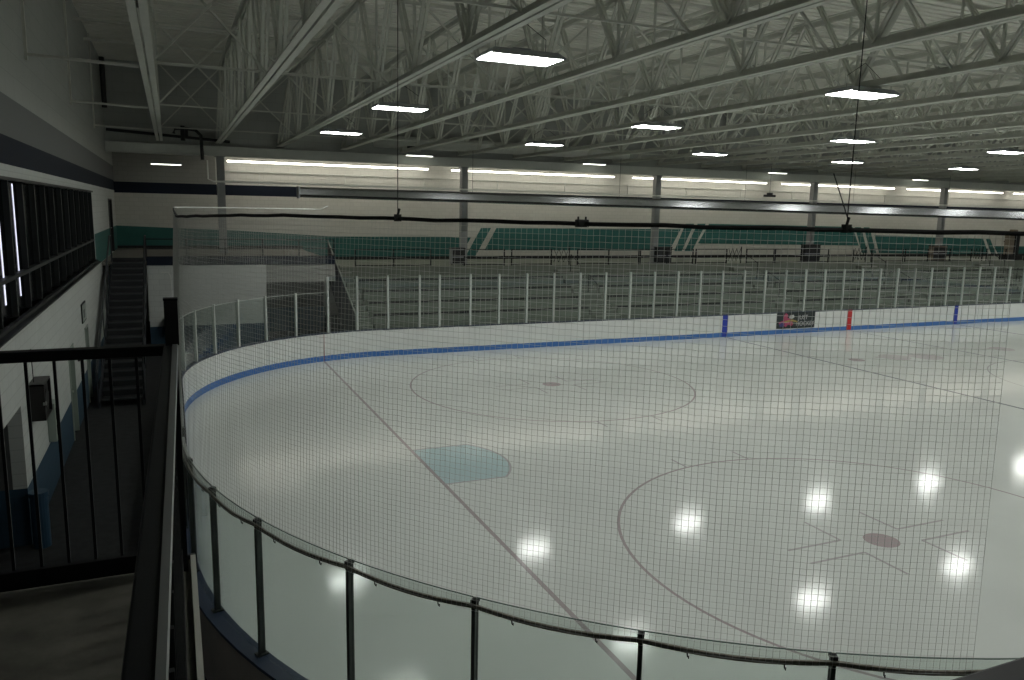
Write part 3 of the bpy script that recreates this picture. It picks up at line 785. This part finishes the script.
# ------------------------------------------------------------------ bleachers
NT = 5
def tierY(k): return 28.3+.9*k
def tierZ(k): return .85+.4*k
sections = [(7.35, 17.6), (19.0, 28.6), (30.0, 38.2), (39.6, 48.8), (50.2, 60.5)]
aisles = [(6.6, 7.3), (17.65, 18.95), (28.65, 29.95), (38.25, 39.55), (48.85, 50.15)]
for s, (xa, xb) in enumerate(sections):
    o = thing('bleacher_section', 'grey tiered bleacher section behind the far boards, %s from the left' % ORD[s], 'bleachers', (xa, 0, -.02), 0, 'bleacher sections')
    w = xb-xa
    for k in range(NT):
        z = tierZ(k)+.02
        MB().box(0, w, tierY(k), tierY(k)+.9 if k < NT-1 else 32.78, z-.06, z, 'tier').box(0, w, tierY(k), tierY(k)+.03, z-.40 if k else 0, z-.06, 'tier').build('tier', o)
        if k == NT-1: continue
        b = MB().box(.05, w-.05, tierY(k)+.42, tierY(k)+.70, z+.38, z+.42, 'bench').box(.08, w-.08, tierY(k)+.46, tierY(k)+.48, z, z+.28, 'bench').box(.08, w-.08, tierY(k)+.5, tierY(k)+.52, z+.2, z+.38, 'gap').build('bench', o)  # black strip below the seat paints in the under-bench shadow line
        br = MB()
        nb = int(w/1.8)
        for j in range(nb+1): xx = .3+(w-.6)*j/nb; br.box(xx-.02, xx+.02, tierY(k)+.5, tierY(k)+.66, z, z+.38, 'tier')
        br.build('bench_bracket', b)
for s, (xa, xb) in enumerate(aisles):
    lab = 'pale-edged aisle steps at the left end of the bleachers' if s == 0 else 'pale-edged aisle steps between bleacher sections, %s from the left' % ORD[s]
    o = thing('aisle_steps', lab, 'stairs', (xa, 0, -.02), 0, 'bleacher aisles')
    w = xb-xa
    for k in range(2*NT+1):
        z = .45+.2*k+.02+.2; ya = 28.3-.45+.45*k
        if ya > 32.7: break
        t = MB().box(0, w, ya, ya+.45, z-.2 if k else 0, z, 'step').build('step', o)
        MB().box(0, w, ya-.006, ya+.035, z-.03, z+.003, 'stepedge').build('step_edge', t)
    if s:
        for (ya, za, yb, zb) in ((29.4, 1.35, 30.3, 1.75), (31.2, 2.15, 32.2, 2.6)):
            MB().tube([(w/2, ya, za), (w/2, ya, za+.85), (w/2, yb, zb+.85), (w/2, yb, zb)], .022, 'rail', 6).build('handrail', o)
# guard at the left end
o = thing('stair_guard', 'dark slanted guard panel with pale rail at the left end of the bleachers', 'guard rail', (6.55, 0, -.02))
MB().prism([(28.2, .02), (30, .02), (34.0, 2.3), (34.0, 3.95), (28.2, 1.3)], 0, -.015, .015, 'guard').build('panel', o)
MB().tube([(0, 28.15, 0), (0, 28.15, 1.35), (0, 34.0, 4.03), (0, 34.2, 4.03)], .035, 'stepedge', 6).build('top_rail', o)
for k in range(4): MB().tube([(.03, 28.6+1.5*k, .3+.62*k), (.03, 28.6+1.5*k, 1.75+.65*k)], .025, 'rail', 5).build('post', o)
struct('floor_walkway', MB().box(6.0, 76, 32.79, 38, 2.40, 2.85, 'tier'))
# walkway railings
spans = [(7.6, 11.2), (12.9, 15.0), (15.4, 17.6), (19.1, 22.8), (22.9, 26.3), (26.5, 28.6), (30.0, 32.0), (32.1, 38.2), (39.7, 42.4), (42.6, 48.7), (50.2, 56.0), (56.2, 61.0)]
for s, (xa, xb) in enumerate(spans):
    o = thing('walkway_railing', 'black pipe railing at the top of the bleachers, %s length from the left' % ORD[s], 'railing', (xa, 33.0, 2.85), 0, 'walkway railings')
    w = xb-xa
    for z in (.80, .42, .06): MB().bar((0, 0, z), (w, 0, z), .04, .04, 'rail').build('rail', o)
    n = max(1, round(w/1.9))
    for j in range(n+1): MB().bar((w*j/n, 0, 0), (w*j/n, 0, .82), .05, .05, 'rail').build('post', o)
for s, (xa, xb) in enumerate(aisles[1:]):
    o = thing('folding_gate', 'thin crossed folding gate above the bleacher aisle, %s from the left' % ORD[s], 'gate', (xa+.1, 33.02, 2.85), 0, 'folding gates')
    mb = MB()
    for j in range(3):
        x0 = j*.28; mb.bar((x0, 0, .15), (x0+.28, 0, .85), .022, .022, 'frame').bar((x0, .02, .85), (x0+.28, .02, .15), .022, .022, 'frame')
    mb.build('lattice', o); MB().bar((.88, 0, 0), (.88, 0, .95), .04, .04, 'rail').build('post', o)
# cabinets beside columns on the walkway
def cab(x, lab, m, w=.9, h=.85):
    o = thing('equipment_cart', lab, 'cart', (x, 33.75, 2.85))
    MB().box(-w/2, w/2, -.3, .05, .06, h, m).box(-w/2-.03, w/2+.03, -.32, .07, h, h+.05, 'gap').build('cabinet', o)
    MB().box(-w/2+.06, w/2-.06, -.315, -.3, .1, h*.46, 'gap').build('door', o); MB().box(-w/2+.06, w/2-.06, -.315, -.3, h*.54, h-.06, 'gap').build('door', o)
    MB().box(-w/2, w/2, -.31, .05, h*.47, h*.53, 'housing').build('shelf_band', o)
    for i in (-1, 1): MB().tube([(i*w*.4, -.13, .04), (i*w*.4+.03, -.13, .04)], .04, 'gap', 10).build('wheel', o)
cab(12.75, 'grey cart with dark top beside the second grey column from the left', 'column', .7, .8)
cab(24.75, 'dark cart beside the third grey column from the left', 'rail', .9, .85)
cab(35.35, 'black cart with pale middle band beside the fourth grey column', 'gap', 1.2, 1.0)
cab(46.3, 'tan cart with black top beside the fifth grey column', 'tan', 1.3, .95)
o = thing('camera_tower', 'tall narrow dark tower standing on the walkway at far right', 'tower', (53.9, 33.9, 2.85))
MB().box(-.45, .0, -.2, .2, 0, 1.8, 'tan').build('casing', o)
MB().box(.0, .5, -.25, .25, 0, 1.8, 'gap').build('panel', o)
MB().box(-.7, .9, -.3, .3, 0, .35, 'gap').build('base', o)
MB().box(-.12, .32, -.15, .15, 1.8, 2.1, 'tan').build('head', o)
o = MB().box(59.1, 59.5, 37.86, 37.98, 3.92, 4.04, 'gap').box(59.0, 59.15, 37.8, 37.98, 3.92, 4.0, 'gap').build('wall_lamp')
tag(o, 'small black fitting on the cream wall left of the dark tower', 'wall fitting')
for x, zz, lab in ((29.6, 6.75, 'small dark hanging fitting above the duct near the middle'), (61.0, 6.95, 'small dark hanging fitting above the duct at far right')):
    o = thing('hanging_fitting', lab, 'fitting', (x, 31.0, zz-.2))
    MB().box(-.35, .35, -.08, .08, 0, .12, 'gap').box(-.12, .12, -.1, .1, .12, .22, 'gap').build('body', o)
    MB().tube([(0, 0, .2), (0, 0, 8.2-zz+.2)], .01, 'gap', 4).build('rod', o)

# ------------------------------------------------------------------ world, camera
w = bpy.data.worlds.new('World'); bpy.context.scene.world = w; w.use_nodes = True
w.node_tree.nodes['Background'].inputs[0].default_value = (.02, .022, .024, 1); w.node_tree.nodes['Background'].inputs[1].default_value = 1
cam = bpy.data.cameras.new('camera'); co = bpy.data.objects.new('camera', cam); C.objects.link(co)
yaw, pitch_, roll = 1.15990975, -.164113988, .0205148756
f = Vector((math.cos(yaw)*math.cos(pitch_), math.sin(yaw)*math.cos(pitch_), math.sin(pitch_)))
r0 = Vector((math.sin(yaw), -math.cos(yaw), 0)); u0 = r0.cross(f)
r = r0*math.cos(roll)+u0*math.sin(roll); u = -r0*math.sin(roll)+u0*math.cos(roll)
mtx = Matrix((( r.x, u.x, -f.x, -.0689), (r.y, u.y, -f.y, -2.7572), (r.z, u.z, -f.z, 5.5403), (0, 0, 0, 1)))
co.matrix_world = mtx
cam.sensor_width = 36; cam.lens = 27.437; cam.clip_start = .05; cam.clip_end = 300
sc = bpy.context.scene
sc.camera = co
sc.view_settings.view_transform = 'Standard'; sc.view_settings.look = 'None'; sc.view_settings.gamma = 1
sc.view_settings.use_curve_mapping = False; sc.view_settings.exposure = 1.08
